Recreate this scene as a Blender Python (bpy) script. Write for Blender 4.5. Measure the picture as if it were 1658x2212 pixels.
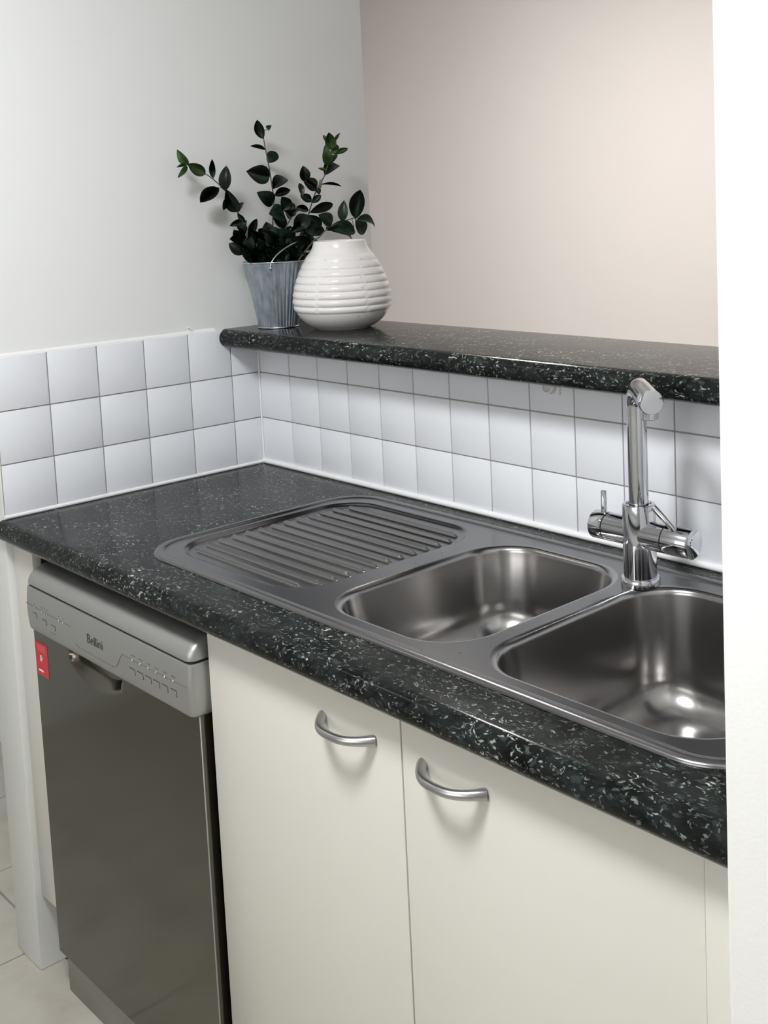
import bpy, bmesh, math, random
from mathutils import Vector, Matrix
PI = math.pi
random.seed(11)
for o in list(bpy.data.objects):
    bpy.data.objects.remove(o)
scn = bpy.context.scene
COL = scn.collection

# ------------------------------------------------------------------ camera
cam_d = bpy.data.cameras.new('camera')
cam = bpy.data.objects.new('camera', cam_d); COL.objects.link(cam)
cam_d.sensor_fit = 'VERTICAL'; cam_d.sensor_height = 36.0
cam_d.lens = 2502.34 * 36.0 / 2212.0
cam_d.shift_x = -(1067.958 - 829.0) / 2212.0
cam_d.shift_y = (683.182 - 1106.0) / 2212.0
cam_d.clip_start = 0.02
CAM_RIGHT = Vector((0.706091, 0.707137, -0.037325)); CAM_DOWN = Vector((0.046863, -0.099258, -0.993958)); CAM_FWD = Vector((-0.706569, 0.700075, -0.103224))
m = Matrix.Identity(4)
for r in range(3):
    m[r][0] = CAM_RIGHT[r]; m[r][1] = -CAM_DOWN[r]; m[r][2] = -CAM_FWD[r]
m.translation = Vector((2.148656, -1.398165, 0.565306))
cam.matrix_world = m
scn.camera = cam

# ------------------------------------------------------------------ world, exposure (the lamps are built with the room)
w = bpy.data.worlds.new('world'); scn.world = w; w.use_nodes = True
w.node_tree.nodes['Background'].inputs[0].default_value = (0.9, 0.95, 1.0, 1)
w.node_tree.nodes['Background'].inputs[1].default_value = 0.6
scn.view_settings.view_transform = 'Standard'
scn.view_settings.look = 'None'
scn.view_settings.gamma = 1.0
scn.view_settings.use_curve_mapping = False
scn.view_settings.exposure = 0.0
KITCHEN_LAMP = 80.0     # emission of the kitchen ceiling lamp's diffuser
HALL_LAMP = 8.0
FILL_WINDOW = 2.8            # emission of the added fill-light panes behind the camera
DINING_FILL = 116.0      # emission of the unseen lamp added to light the far wall
KL = (1.18, -1.28)      # kitchen lamp position
FLOOR = -0.90; CEIL = 1.50
XW = 1.6155              # left face of the right-hand wall

# ------------------------------------------------------------------ helpers
def finish(name, me, mat, parent=None, smooth=None):
    if mat is not None:
        me.materials.append(mat)
    if smooth is not None:
        for p in me.polygons: p.use_smooth = True
        me.set_sharp_from_angle(angle=math.radians(smooth))
    o = bpy.data.objects.new(name, me); COL.objects.link(o)
    if parent is not None: o.parent = parent
    return o

def from_bm(name, bm, mat, parent=None, smooth=None, recalc=True):
    if recalc: bmesh.ops.recalc_face_normals(bm, faces=bm.faces)
    me = bpy.data.meshes.new(name); bm.to_mesh(me); bm.free()
    return finish(name, me, mat, parent, smooth)

def add_box(bm, x0, x1, y0, y1, z0, z1, bevel=0.0, seg=2):
    r = bmesh.ops.create_cube(bm, size=1.0)
    vs = r['verts']
    for v in vs:
        v.co = Vector(((x0 + x1) / 2 + v.co.x * (x1 - x0), (y0 + y1) / 2 + v.co.y * (y1 - y0), (z0 + z1) / 2 + v.co.z * (z1 - z0)))
    if bevel > 0:
        es = set()
        for v in vs: es.update(v.link_edges)
        bmesh.ops.bevel(bm, geom=list(es), offset=bevel, segments=seg, affect='EDGES', profile=0.5)

def box(name, x0, x1, y0, y1, z0, z1, mat, parent=None, bevel=0.0, seg=2, smooth=None):
    bm = bmesh.new(); add_box(bm, x0, x1, y0, y1, z0, z1, bevel, seg)
    return from_bm(name, bm, mat, parent, 40 if (bevel > 0 and smooth is None) else smooth)

def add_rings(bm, rings, closed=True, cap0=False, cap1=False):
    """loft through rings (lists of points of equal length)"""
    prev = None; first = None
    for ring in rings:
        vs = [bm.verts.new(p) for p in ring]
        if first is None: first = vs
        if prev is not None:
            n = len(vs)
            for i in range(n if closed else n - 1):
                j = (i + 1) % n
                bm.faces.new((prev[i], prev[j], vs[j], vs[i]))
        prev = vs
    if cap0: bm.faces.new(list(reversed(first)))
    if cap1: bm.faces.new(prev)
    return first, prev

def add_tube(bm, path, rad, seg=16, cap=True):
    """tube along a polyline; rad is a number or one per point"""
    path = [Vector(p) for p in path]; n = len(path)
    if not hasattr(rad, '__len__'): rad = [rad] * n
    t0 = (path[1] - path[0]).normalized()
    up = Vector((0, 0, 1)) if abs(t0.z) < 0.9 else Vector((0, 1, 0))
    nrm = (up - t0 * up.dot(t0)).normalized()
    rings = []
    for i in range(n):
        if i == 0: t = path[1] - path[0]
        elif i == n - 1: t = path[-1] - path[-2]
        else: t = (path[i + 1] - path[i]).normalized() + (path[i] - path[i - 1]).normalized()
        t = t.normalized()
        nrm = (nrm - t * nrm.dot(t)).normalized()
        b = t.cross(nrm)
        rings.append([path[i] + (nrm * math.cos(2 * PI * k / seg) + b * math.sin(2 * PI * k / seg)) * rad[i] for k in range(seg)])
    add_rings(bm, rings, True, cap, cap)

def tube(name, path, rad, mat, parent=None, seg=16, smooth=50, cap=True):
    bm = bmesh.new(); add_tube(bm, path, rad, seg, cap)
    return from_bm(name, bm, mat, parent, smooth)

def lathe(name, prof, cx, cy, mat, parent=None, seg=48, smooth=40, cap0=True, cap1=True):
    """prof: list of (radius, z) around a vertical axis"""
    bm = bmesh.new()
    rings = [[(cx + r * math.cos(2 * PI * k / seg), cy + r * math.sin(2 * PI * k / seg), z) for k in range(seg)] for r, z in prof]
    add_rings(bm, rings, True, cap0, cap1)
    return from_bm(name, bm, mat, parent, smooth)

def rrect(x0, x1, y0, y1, r, z, n=10):
    """rounded rectangle ring, counter-clockwise"""
    r = min(r, (x1 - x0) / 2 - 1e-4, (y1 - y0) / 2 - 1e-4)
    pts = []
    for cx, cy, a0 in ((x1 - r, y1 - r, 0), (x0 + r, y1 - r, PI / 2), (x0 + r, y0 + r, PI), (x1 - r, y0 + r, 1.5 * PI)):
        for k in range(n + 1):
            a = a0 + (PI / 2) * k / n
            pts.append((cx + r * math.cos(a), cy + r * math.sin(a), z))
    return pts

def prism_x(bm, prof, x0, x1):
    """extrude a closed (y, z) profile along x"""
    a = [(x0, y, z) for y, z in prof]; b = [(x1, y, z) for y, z in prof]
    add_rings(bm, [a, b], True, True, True)

def tag(o, label=None, cat=None, group=None, kind=None):
    if label: o['label'] = label
    if cat: o['category'] = cat
    if group: o['group'] = group
    if kind: o['kind'] = kind
    return o

def thing(name, loc, label, cat, group=None):
    o = bpy.data.objects.new(name, None); COL.objects.link(o)
    o.location = loc; o.empty_display_size = 0.05
    return tag(o, label, cat, group)

def adopt(parent, *kids):
    """parts were built in world coordinates: parent them without moving them"""
    mi = Matrix.Translation(parent.location).inverted()
    for k in kids:
        k.parent = parent; k.matrix_parent_inverse = mi

# ------------------------------------------------------------------ materials
def mat(name, color=(0.8, 0.8, 0.8), rough=0.5, metal=0.0, **kw):
    mt = bpy.data.materials.new(name); mt.use_nodes = True
    b = mt.node_tree.nodes['Principled BSDF']
    b.inputs['Base Color'].default_value = (*color, 1)
    b.inputs['Roughness'].default_value = rough
    b.inputs['Metallic'].default_value = metal
    for k, v in kw.items():
        b.inputs[k.replace('_', ' ')].default_value = v
    return mt

def nodes(mt): return mt.node_tree.nodes, mt.node_tree.links, mt.node_tree.nodes['Principled BSDF']

def coords(mt, scale=(1, 1, 1), kind='Object'):
    N, L, b = nodes(mt)
    tc = N.new('ShaderNodeTexCoord'); mp = N.new('ShaderNodeMapping')
    mp.inputs['Scale'].default_value = scale
    L.new(tc.outputs[kind], mp.inputs['Vector'])
    return mp.outputs['Vector']

def noise(mt, vec, scale, detail=3, rough=0.5):
    N, L, b = nodes(mt)
    n = N.new('ShaderNodeTexNoise'); n.inputs['Scale'].default_value = scale
    n.inputs['Detail'].default_value = detail; n.inputs['Roughness'].default_value = rough
    L.new(vec, n.inputs['Vector'])
    return n

def ramp(mt, fac, stops, interp='LINEAR'):
    N, L, b = nodes(mt)
    r = N.new('ShaderNodeValToRGB'); r.color_ramp.interpolation = interp
    els = r.color_ramp.elements
    while len(els) < len(stops): els.new(0.5)
    for e, (p, c) in zip(els, stops):
        e.position = p; e.color = (*c, 1) if len(c) == 3 else c
    L.new(fac, r.inputs['Fac'])
    return r.outputs['Color']

def mix(mt, fac, a, b_, blend='MIX'):
    N, L, b = nodes(mt)
    m_ = N.new('ShaderNodeMix'); m_.data_type = 'RGBA'; m_.blend_type = blend
    if isinstance(fac, (int, float)): m_.inputs[0].default_value = fac
    else: L.new(fac, m_.inputs[0])
    for s, v in ((m_.inputs[6], a), (m_.inputs[7], b_)):
        if isinstance(v, tuple): s.default_value = (*v, 1)
        else: L.new(v, s)
    return m_.outputs[2]

def bump(mt, height, strength=0.1, dist=0.001):
    N, L, b = nodes(mt)
    bp = N.new('ShaderNodeBump'); bp.inputs['Strength'].default_value = strength
    bp.inputs['Distance'].default_value = dist
    L.new(height, bp.inputs['Height']); L.new(bp.outputs['Normal'], b.inputs['Normal'])

def paint(name, color, rough=0.55, scale=260, st=0.25):
    mt = mat(name, color, rough)
    n = noise(mt, coords(mt), scale, 3)
    bump(mt, n.outputs['Fac'], st, 0.0006)
    return mt

M = {}
M['wall'] = paint('white_wall_paint', (0.80, 0.81, 0.80), 0.5)
M['wall_r'] = paint('bright_white_wall_paint', (0.86, 0.86, 0.85), 0.5, 160, 0.45)
M['beige'] = paint('beige_wall_paint', (0.74, 0.695, 0.665), 0.55)
M['ceiling'] = mat('ceiling_paint', (0.85, 0.85, 0.84), 0.7)
M['grout'] = mat('grey_grout', (0.33, 0.31, 0.30), 0.8)
M['silicone'] = mat('white_silicone', (0.86, 0.86, 0.87), 0.35)
M['tile'] = mat('white_glazed_tile', (0.815, 0.835, 0.875), 0.28)
n = noise(M['tile'], coords(M['tile']), 25, 2); bump(M['tile'], n.outputs['Fac'], 0.05, 0.002)
M['cabinet'] = mat('cream_white_laminate', (0.69, 0.675, 0.615), 0.32)
n = noise(M['cabinet'], coords(M['cabinet']), 420, 2); bump(M['cabinet'], n.outputs['Fac'], 0.08, 0.0003)

# floor tile: off-white ceramic with soft clouding
mt = mat('cream_floor_tile', (0.7, 0.67, 0.62), 0.28); M['floor_tile'] = mt
N, L, b = nodes(mt)
tc = N.new('ShaderNodeTexCoord'); oi = N.new('ShaderNodeObjectInfo')
ad = N.new('ShaderNodeVectorMath'); ad.operation = 'ADD'
L.new(tc.outputs['Object'], ad.inputs[0]); L.new(oi.outputs['Location'], ad.inputs[1])
n = noise(mt, ad.outputs[0], 9, 5, 0.6)
L.new(ramp(mt, n.outputs['Fac'], [(0.3, (0.46, 0.43, 0.37)), (0.55, (0.55, 0.525, 0.46)), (0.8, (0.60, 0.58, 0.525))]), b.inputs['Base Color'])

# worktop: dark green-black granite-look laminate with pale flecks
def granite(name):
    mt = mat(name, (0.02, 0.022, 0.02), 0.15, Specular_IOR_Level=0.09)
    N, L, b = nodes(mt)
    v = coords(mt, (0.62, 1.0, 1.0))
    def warp(vec, scale, amt, detail=3):
        wn = noise(mt, vec, scale, detail)
        sub = N.new('ShaderNodeVectorMath'); sub.operation = 'SUBTRACT'; L.new(wn.outputs['Color'], sub.inputs[0]); sub.inputs[1].default_value = (0.5, 0.5, 0.5)
        sc = N.new('ShaderNodeVectorMath'); sc.operation = 'SCALE'; L.new(sub.outputs[0], sc.inputs[0]); sc.inputs['Scale'].default_value = amt
        ad = N.new('ShaderNodeVectorMath'); ad.operation = 'ADD'; L.new(vec, ad.inputs[0]); L.new(sc.outputs[0], ad.inputs[1])
        return ad.outputs[0]
    wv = warp(warp(v, 50, 0.026), 320, 0.0075, 3)
    base = ramp(mt, noise(mt, wv, 30, 6, 0.65).outputs['Fac'], [(0.36, (0.004, 0.005, 0.005)), (0.52, (0.011, 0.013, 0.012)), (0.66, (0.018, 0.022, 0.022)), (0.8, (0.042, 0.050, 0.048))])
    def flecks(scale, thr, soft, lo, hi):
        vo = N.new('ShaderNodeTexVoronoi'); vo.inputs['Scale'].default_value = scale; L.new(wv, vo.inputs['Vector'])
        sx = N.new('ShaderNodeSeparateColor'); L.new(vo.outputs['Color'], sx.inputs[0])
        r1 = ramp(mt, sx.outputs[0], [(thr, (0, 0, 0)), (min(thr + 0.12, 1.0), (1, 1, 1))])
        r2 = ramp(mt, vo.outputs['Distance'], [(soft, (1, 1, 1)), (soft + 0.18, (0, 0, 0))])
        r3 = ramp(mt, noise(mt, v, 11, 4, 0.6).outputs['Fac'], [(lo, (0.22, 0.22, 0.22)), (hi, (1, 1, 1))])
        return mix(mt, 1.0, mix(mt, 1.0, r1, r2, 'MULTIPLY'), r3, 'MULTIPLY')
    c = mix(mt, flecks(135, 0.55, 0.30, 0.30, 0.6), base, (0.034, 0.042, 0.040))
    c = mix(mt, flecks(250, 0.66, 0.25, 0.40, 0.62), c, (0.27, 0.295, 0.265))
    c = mix(mt, flecks(180, 0.80, 0.20, 0.46, 0.66), c, (0.55, 0.58, 0.53))
    L.new(c, b.inputs['Base Color'])
    return mt
M['granite'] = granite('dark_speckled_worktop_laminate')

def steel(name, color, rough, stretch=(1, 1, 1), amount=0.06):
    mt = mat(name, color, rough, 1.0)
    N, L, b = nodes(mt)
    n = noise(mt, coords(mt, stretch), 60, 4, 0.6)
    mr = N.new('ShaderNodeMapRange'); L.new(n.outputs['Fac'], mr.inputs[0])
    mr.inputs[3].default_value = rough - amount; mr.inputs[4].default_value = rough + amount
    L.new(mr.outputs[0], b.inputs['Roughness'])
    return mt
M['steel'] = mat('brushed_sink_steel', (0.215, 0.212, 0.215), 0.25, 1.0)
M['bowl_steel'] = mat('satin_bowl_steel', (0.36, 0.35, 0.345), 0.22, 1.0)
M['chrome'] = mat('chrome', (0.60, 0.61, 0.64), 0.05, 1.0)
M['satin'] = mat('satin_nickel', (0.50, 0.50, 0.51), 0.30, 1.0)
M['dark_gap'] = mat('black_gap', (0.01, 0.01, 0.01), 0.6)
M['dw_silver'] = mat('silver_painted_plastic', (0.40, 0.40, 0.39), 0.38, 0.65)
M['dw_door'] = steel('dark_brushed_door_steel', (0.145, 0.135, 0.113), 0.15, (30, 1, 1), 0.015)
M['dw_body'] = mat('dark_dishwasher_case', (0.03, 0.03, 0.032), 0.6)
M['dw_kick'] = steel('grey_kick_plate', (0.34, 0.335, 0.33), 0.35, (20, 1, 1))
M['print_dark'] = mat('dark_print', (0.03, 0.03, 0.03), 0.6)
M['print_faint'] = mat('faint_grey_print', (0.16, 0.16, 0.155), 0.6)
M['print_white'] = mat('white_print', (0.85, 0.82, 0.82), 0.6)
M['led'] = mat('pale_indicator_lens', (0.75, 0.75, 0.72), 0.3)
M['red'] = mat('red_sticker', (0.62, 0.025, 0.045), 0.45)
M['plastic'] = mat('white_plastic', (0.84, 0.84, 0.84), 0.35)
M['leaf'] = mat('dark_green_leaf', (0.011, 0.030, 0.015), 0.36)
M['leaf_y'] = mat('young_green_leaf', (0.055, 0.115, 0.030), 0.34)
for k, c0, c1 in (('leaf', (0.005, 0.012, 0.009), (0.015, 0.044, 0.024)), ('leaf_y', (0.030, 0.075, 0.022), (0.09, 0.165, 0.045))):
    mt = M[k]; N, L, b = nodes(mt)
    L.new(ramp(mt, noise(mt, coords(mt, (1, 1, 1), 'Generated'), 3.0, 3).outputs['Fac'], [(0.3, c0), (0.7, c1)]), b.inputs['Base Color'])
M['bark'] = mat('brown_green_stem', (0.075, 0.065, 0.045), 0.6)
M['bud'] = mat('pale_brown_bud', (0.16, 0.15, 0.085), 0.55)
M['soil'] = mat('dark_soil', (0.02, 0.018, 0.015), 0.9)
M['water'] = mat('water', (1, 1, 1), 0.02, 0.0, Transmission_Weight=1.0, IOR=1.33)
# galvanised zinc
mt = mat('galvanised_zinc', (0.4, 0.43, 0.46), 0.42, 0.85); M['zinc'] = mt
N, L, b = nodes(mt)
n1 = noise(mt, coords(mt, (1, 1, 0.35)), 70, 5, 0.65)
L.new(ramp(mt, n1.outputs['Fac'], [(0.3, (0.23, 0.265, 0.305)), (0.5, (0.34, 0.385, 0.435)), (0.72, (0.48, 0.52, 0.565))]), b.inputs['Base Color'])
M['zinc_rim'] = mat('zinc_wire', (0.55, 0.57, 0.60), 0.28, 1.0)
# white glazed stoneware with tiny dark specks
mt = mat('speckled_white_glaze', (0.8, 0.78, 0.76), 0.16); M['glaze'] = mt
N, L, b = nodes(mt)
vo = N.new('ShaderNodeTexVoronoi'); vo.inputs['Scale'].default_value = 130; L.new(coords(mt), vo.inputs['Vector'])
sx = N.new('ShaderNodeSeparateColor'); L.new(vo.outputs['Color'], sx.inputs[0])
f = mix(mt, 1.0, ramp(mt, sx.outputs[0], [(0.90, (0, 0, 0)), (0.91, (1, 1, 1))]), ramp(mt, vo.outputs['Distance'], [(0.10, (1, 1, 1)), (0.16, (0, 0, 0))]), 'MULTIPLY')
L.new(mix(mt, f, (0.80, 0.775, 0.76), (0.22, 0.18, 0.15)), b.inputs['Base Color'])

def emitter(name, color, strength):
    mt = mat(name, (0.9, 0.9, 0.9), 0.5)
    b = mt.node_tree.nodes['Principled BSDF']
    b.inputs['Emission Color'].default_value = (*color, 1)
    b.inputs['Emission Strength'].default_value = strength
    return mt

# ------------------------------------------------------------------ the room
floor = tag(box('floor', -2.6, 4.4, -2.7, 2.2, FLOOR - 0.06, FLOOR - 0.004, M['grout']), kind='structure')
tag(box('ceiling', -2.6, 4.4, -2.7, 2.2, CEIL, CEIL + 0.06, M['ceiling']), kind='structure')
wall_left = tag(box('wall_left', -0.113, -0.006, -0.571, 0.336, FLOOR, CEIL, M['wall'], bevel=0.003), kind='structure')
wall_back = tag(box('wall_back', 0.0, XW, 0.006, 0.125, FLOOR, 0.264, M['wall']), kind='structure')
wall_right = tag(box('wall_right', XW, 4.4, -0.620, 0.125, FLOOR, CEIL, M['wall_r'], bevel=0.005, seg=3), kind='structure')
tag(box('wall_far', -2.6, 4.4, 2.10, 2.20, FLOOR, CEIL, M['beige']), kind='structure')
tag(box('wall_hall', -1.16, -1.055, -2.7, 0.336, FLOOR, CEIL, M['wall']), kind='structure')
tag(box('wall_hall_end', -1.055, -0.113, 0.226, 0.336, FLOOR, CEIL, M['wall']), kind='structure')
tag(box('wall_dining', -2.7, -2.6, 0.336, 2.10, FLOOR, CEIL, M['beige']), kind='structure')
tag(box('wall_front', -1.055, 4.4, -2.70, -2.60, FLOOR, CEIL, M['wall']), kind='structure')
tag(box('wall_side', 4.30, 4.40, -2.60, -0.62, FLOOR, CEIL, M['wall']), kind='structure')

# unseen glowing panes added behind the camera to soften shade under the bar shelf
fill_win = tag(box('fill_window', 0.75, 2.25, -2.600, -2.585, 0.12, 1.12, M['plastic']), kind='structure')
for k in range(2):
    box('fill_pane', 0.80 + 0.72 * k, 1.48 + 0.72 * k, -2.585, -2.580, 0.17, 1.07, emitter('fill_light_pane', (1.0, 0.975, 0.94), FILL_WINDOW), fill_win)

# floor tiles, 330 mm squares
PF = 0.33
bm = bmesh.new(); add_box(bm, -(PF - 0.005) / 2, (PF - 0.005) / 2, -(PF - 0.005) / 2, (PF - 0.005) / 2, -0.008, 0.0, 0.0012, 1)
ft_me = bpy.data.meshes.new('floor_tile'); bm.to_mesh(ft_me); bm.free(); ft_me.materials.append(M['floor_tile'])
for i in range(-3, 10):
    for j in range(-6, 2):
        x = -0.085 + PF * (i + 0.5); y = -0.518 + PF * (j + 0.5)
        if x - PF / 2 < -1.08 or x + PF / 2 > 3.32 or (y > -0.45 and x > 0.05): continue
        if y - PF / 2 < -2.62: continue
        o = bpy.data.objects.new('floor_tile', ft_me); COL.objects.link(o)
        o.location = (x, y, FLOOR); o.parent = floor

# wall tiles, 100 mm squares, on a recessed grout bed
ZR = [(0.004, 0.1008), (0.1032, 0.2008), (0.2032, 0.3020)]
def wall_tiles(parent, axis, edges, rows):
    for a0, a1 in edges:
        for z0, z1 in rows:
            g = 0.0012
            if axis == 'x': box('wall_tile', a0 + g, a1 - g, 0.0, 0.0055, z0, z1, M['tile'], parent, 0.0011, 2)
            else: box('wall_tile', -0.0055, 0.0, a0 + g, a1 - g, z0, z1, M['tile'], parent, 0.0011, 2)
ye = [-0.0015, -0.068, -0.168, -0.268, -0.368, -0.468, -0.5695]
wall_tiles(wall_left, 'y', [(ye[k + 1], ye[k]) for k in range(6)], ZR)
xe = [0.0015] + [0.113 + 0.1 * k for k in range(15)] + [XW - 0.001]
wall_tiles(wall_back, 'x', [(xe[k], xe[k + 1]) for k in range(16)], ZR[:2] + [(0.2032, 0.2635)])
box('grout_bed', -0.0058, -0.0022, -0.5685, 0.0, 0.002, 0.300, M['grout'], wall_left)
box('grout_bed', 0.0, XW, 0.0022, 0.0058, 0.002, 0.2635, M['grout'], wall_back)

def bead(name, a, b_, r):
    return tag(tube(name, [a, b_], r, M['silicone'], None, 8), kind='structure')
bead('trim_1', (-0.001, -0.571, 0.0035), (-0.001, 0.0, 0.0035), 0.0042)
bead('trim_2', (0.0, -0.0005, 0.005), (XW, -0.0005, 0.005), 0.0058)
bead('trim_3', (0.001, -0.001, 0.004), (0.001, -0.001, 0.263), 0.0024)
bm = bmesh.new(); prism_x(bm, [(0, 0), (0.0055, 0), (0.004, 0.004), (0, 0.0075)], 0, 0.4685)
bmesh.ops.transform(bm, matrix=Matrix(((0, 1, 0, -0.0062), (-1, 0, 0, -0.101), (0, 0, 1, 0.302), (0, 0, 0, 1))), verts=bm.verts)
tag(from_bm('trim_4', bm, M['silicone']), kind='structure')

# kitchen ceiling lamp (a real flush lamp above the camera's frame)
kl = thing('ceiling_lamp', (KL[0], KL[1], CEIL), 'round flush ceiling lamp with white dome over kitchen aisle', 'lamp')
adopt(kl, lathe('lamp_base', [(0.215, CEIL), (0.215, CEIL - 0.02), (0.20, CEIL - 0.025)], KL[0], KL[1], M['plastic']),
      lathe('diffuser', [(0.195, CEIL - 0.022), (0.192, CEIL - 0.050), (0.17, CEIL - 0.066), (0.11, CEIL - 0.078), (0.03, CEIL - 0.082)], KL[0], KL[1], emitter('lamp_diffuser', (0.97, 0.985, 1.0), KITCHEN_LAMP)))
hl = thing('hall_lamp', (-0.6, -1.3, CEIL), 'small round ceiling lamp in the hallway past the wall end', 'lamp')
adopt(hl, lathe('lamp_base', [(0.15, CEIL), (0.15, CEIL - 0.02)], -0.6, -1.3, M['plastic']),
      lathe('diffuser', [(0.14, CEIL - 0.018), (0.13, CEIL - 0.045), (0.07, CEIL - 0.065), (0.02, CEIL - 0.07)], -0.6, -1.3, emitter('hall_diffuser', (1.0, 0.93, 0.84), HALL_LAMP)))
tag(box('wall_dining_side', 4.30, 4.40, 0.125, 2.10, FLOOR, CEIL, M['wall']), kind='structure')
DL = (-0.40, 0.57)  # added unseen lamp, placed to light the far wall, not the left
dl = thing('dining_fill_lamp', (DL[0], DL[1], CEIL), 'unseen ceiling lamp added beyond the bar shelf to light the far wall', 'lamp')
adopt(dl, lathe('lamp_base', [(0.19, CEIL), (0.19, CEIL - 0.02)], DL[0], DL[1], M['plastic']),
      lathe('diffuser', [(0.175, CEIL - 0.018), (0.172, CEIL - 0.028), (0.10, CEIL - 0.038), (0.02, CEIL - 0.040)], DL[0], DL[1], emitter('dining_fill_diffuser', (1.0, 0.965, 0.93), DINING_FILL)))

# ------------------------------------------------------------------ worktop and bar shelf
def bullnose(y_nose, y_end, z_top, r, n=12):
    p = []
    for k in range(n + 1):
        a = PI / 2 + PI * k / n
        p.append((y_nose + r + r * math.cos(a), z_top - r + r * math.sin(a)))
    return p + [(y_end, z_top - 2 * r), (y_end, z_top)]
bm = bmesh.new()
prism_x(bm, bullnose(-0.589, -0.476, 0.0, 0.020), -0.004, XW - 0.0005)
add_box(bm, 0.0005, 0.405, -0.476, -0.0005, -0.040, 0.0)
add_box(bm, 1.532, XW - 0.0005, -0.476, -0.0005, -0.040, 0.0)
add_box(bm, 0.405, 1.532, -0.072, -0.0005, -0.040, 0.0)
tag(from_bm('worktop', bm, M['granite'], None, 40), 'dark speckled granite-look kitchen worktop with rounded front edge around the sink', 'worktop')
bm = bmesh.new(); prism_x(bm, bullnose(-0.094, 0.192, 0.305, 0.0195), -0.003, XW - 0.0005)
tag(from_bm('bar_shelf', bm, M['granite'], None, 40), 'dark speckled raised bar shelf on top of the tiled half wall', 'shelf')

# ------------------------------------------------------------------ sink
sink = thing('kitchen_sink', (0.96, -0.276, 0.0), 'stainless steel double bowl sink with ribbed drainer set into dark worktop', 'sink')
SX0, SX1, SY0, SY1 = 0.379, 1.562, -0.5095, -0.0405
RO = 0.085
lev = [(0.0, 0.0003), (0.0004, 0.0022), (0.003, 0.0044), (0.007, 0.0052), (0.0125, 0.0050), (0.0155, 0.0040), (0.0175, 0.0026), (0.021, 0.0022)]
bm = bmesh.new()
add_rings(bm, [rrect(SX0 + d, SX1 - d, SY0 + d, SY1 - d, RO - d, z, 14) for d, z in lev])
ZD = 0.0022
# deck with openings for drainer and bowls
DR = (0.408, 0.779, -0.470, -0.076, 0.080)
B1 = (0.821, 1.110, -0.472, -0.084, 0.085)
B2 = (1.135, 1.512, -0.475, -0.084, 0.085)
def loop(bm, pts):
    vs = [bm.verts.new(p) for p in pts]
    return [bm.edges.new((vs[i], vs[(i + 1) % len(vs)])) for i in range(len(vs))]
bd = bmesh.new(); es = []
es += loop(bd, rrect(SX0 + 0.021, SX1 - 0.021, SY0 + 0.021, SY1 - 0.021, RO - 0.021, ZD, 14))
for q in (DR, B1, B2): es += loop(bd, rrect(*q, ZD, 14))
bmesh.ops.triangle_fill(bd, use_beauty=True, use_dissolve=False, edges=es)
for f_ in bd.faces:
    if f_.normal.z < 0: f_.normal_flip()
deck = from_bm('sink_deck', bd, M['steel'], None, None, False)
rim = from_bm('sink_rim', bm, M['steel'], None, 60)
# drainer
bm = bmesh.new()
x0, x1, y0, y1, r = DR
levd = [(0.0, ZD), (0.002, ZD - 0.0004), (0.005, ZD - 0.0025), (0.008, ZD - 0.0048), (0.012, ZD - 0.0060), (0.016, ZD - 0.0062)]
add_rings(bm, [rrect(x0 + d, x1 - d, y0 + d, y1 - d, r - d, z, 14) for d, z in levd])
def rr_xext(y, X0, X1, Y0, Y1, R):
    if y > Y1 - R: t = y - (Y1 - R)
    elif y < Y0 + R: t = (Y0 + R) - y
    else: return X0, X1
    t = min(t, R); c = R - math.sqrt(max(R * R - t * t, 0))
    return X0 + c, X1 - c
d = 0.016; ix0, ix1, iy0, iy1, ir = x0 + d, x1 - d, y0 + d, y1 - d, r - d
NR, NC = 240, 44; PR = (iy1 - iy0 - 0.014) / 13
prev = None
for a in range(NR + 1):
    y = iy0 + (iy1 - iy0) * a / NR
    xa, xb = rr_xext(y, ix0, ix1, iy0, iy1, ir)
    ph = ((y - iy0 - 0.007) / PR) % 1.0
    s = abs(ph - 0.5) * 2            # narrow raised ribs between wide flat channels
    prof = 1.0 - min(1.0, max(0.0, s - 0.05) / 0.20); prof = prof * prof * (3 - 2 * prof)
    if y < iy0 + 0.008 or y > iy1 - 0.008: prof = 0
    row = []
    for c in range(NC + 1):
        u = c / NC; u = 0.5 - 0.5 * math.cos(PI * u) if True else u
        x = xa + (xb - xa) * u
        e = min(x - xa, xb - x); tp = min(1.0, max(0.0, (e - 0.001) / 0.010)); tp = tp * tp * (3 - 2 * tp)
        row.append(bm.verts.new((x, y, ZD - 0.0062 + 0.0058 * prof * tp)))
    if prev:
        for c in range(NC): bm.faces.new((prev[c], prev[c + 1], row[c + 1], row[c]))
    prev = row
for f_ in bm.faces:
    f_.normal_update()
    if f_.normal.z < 0: f_.normal_flip()
drainer = from_bm('drainer', bm, M['steel'], None, 70, False)
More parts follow.
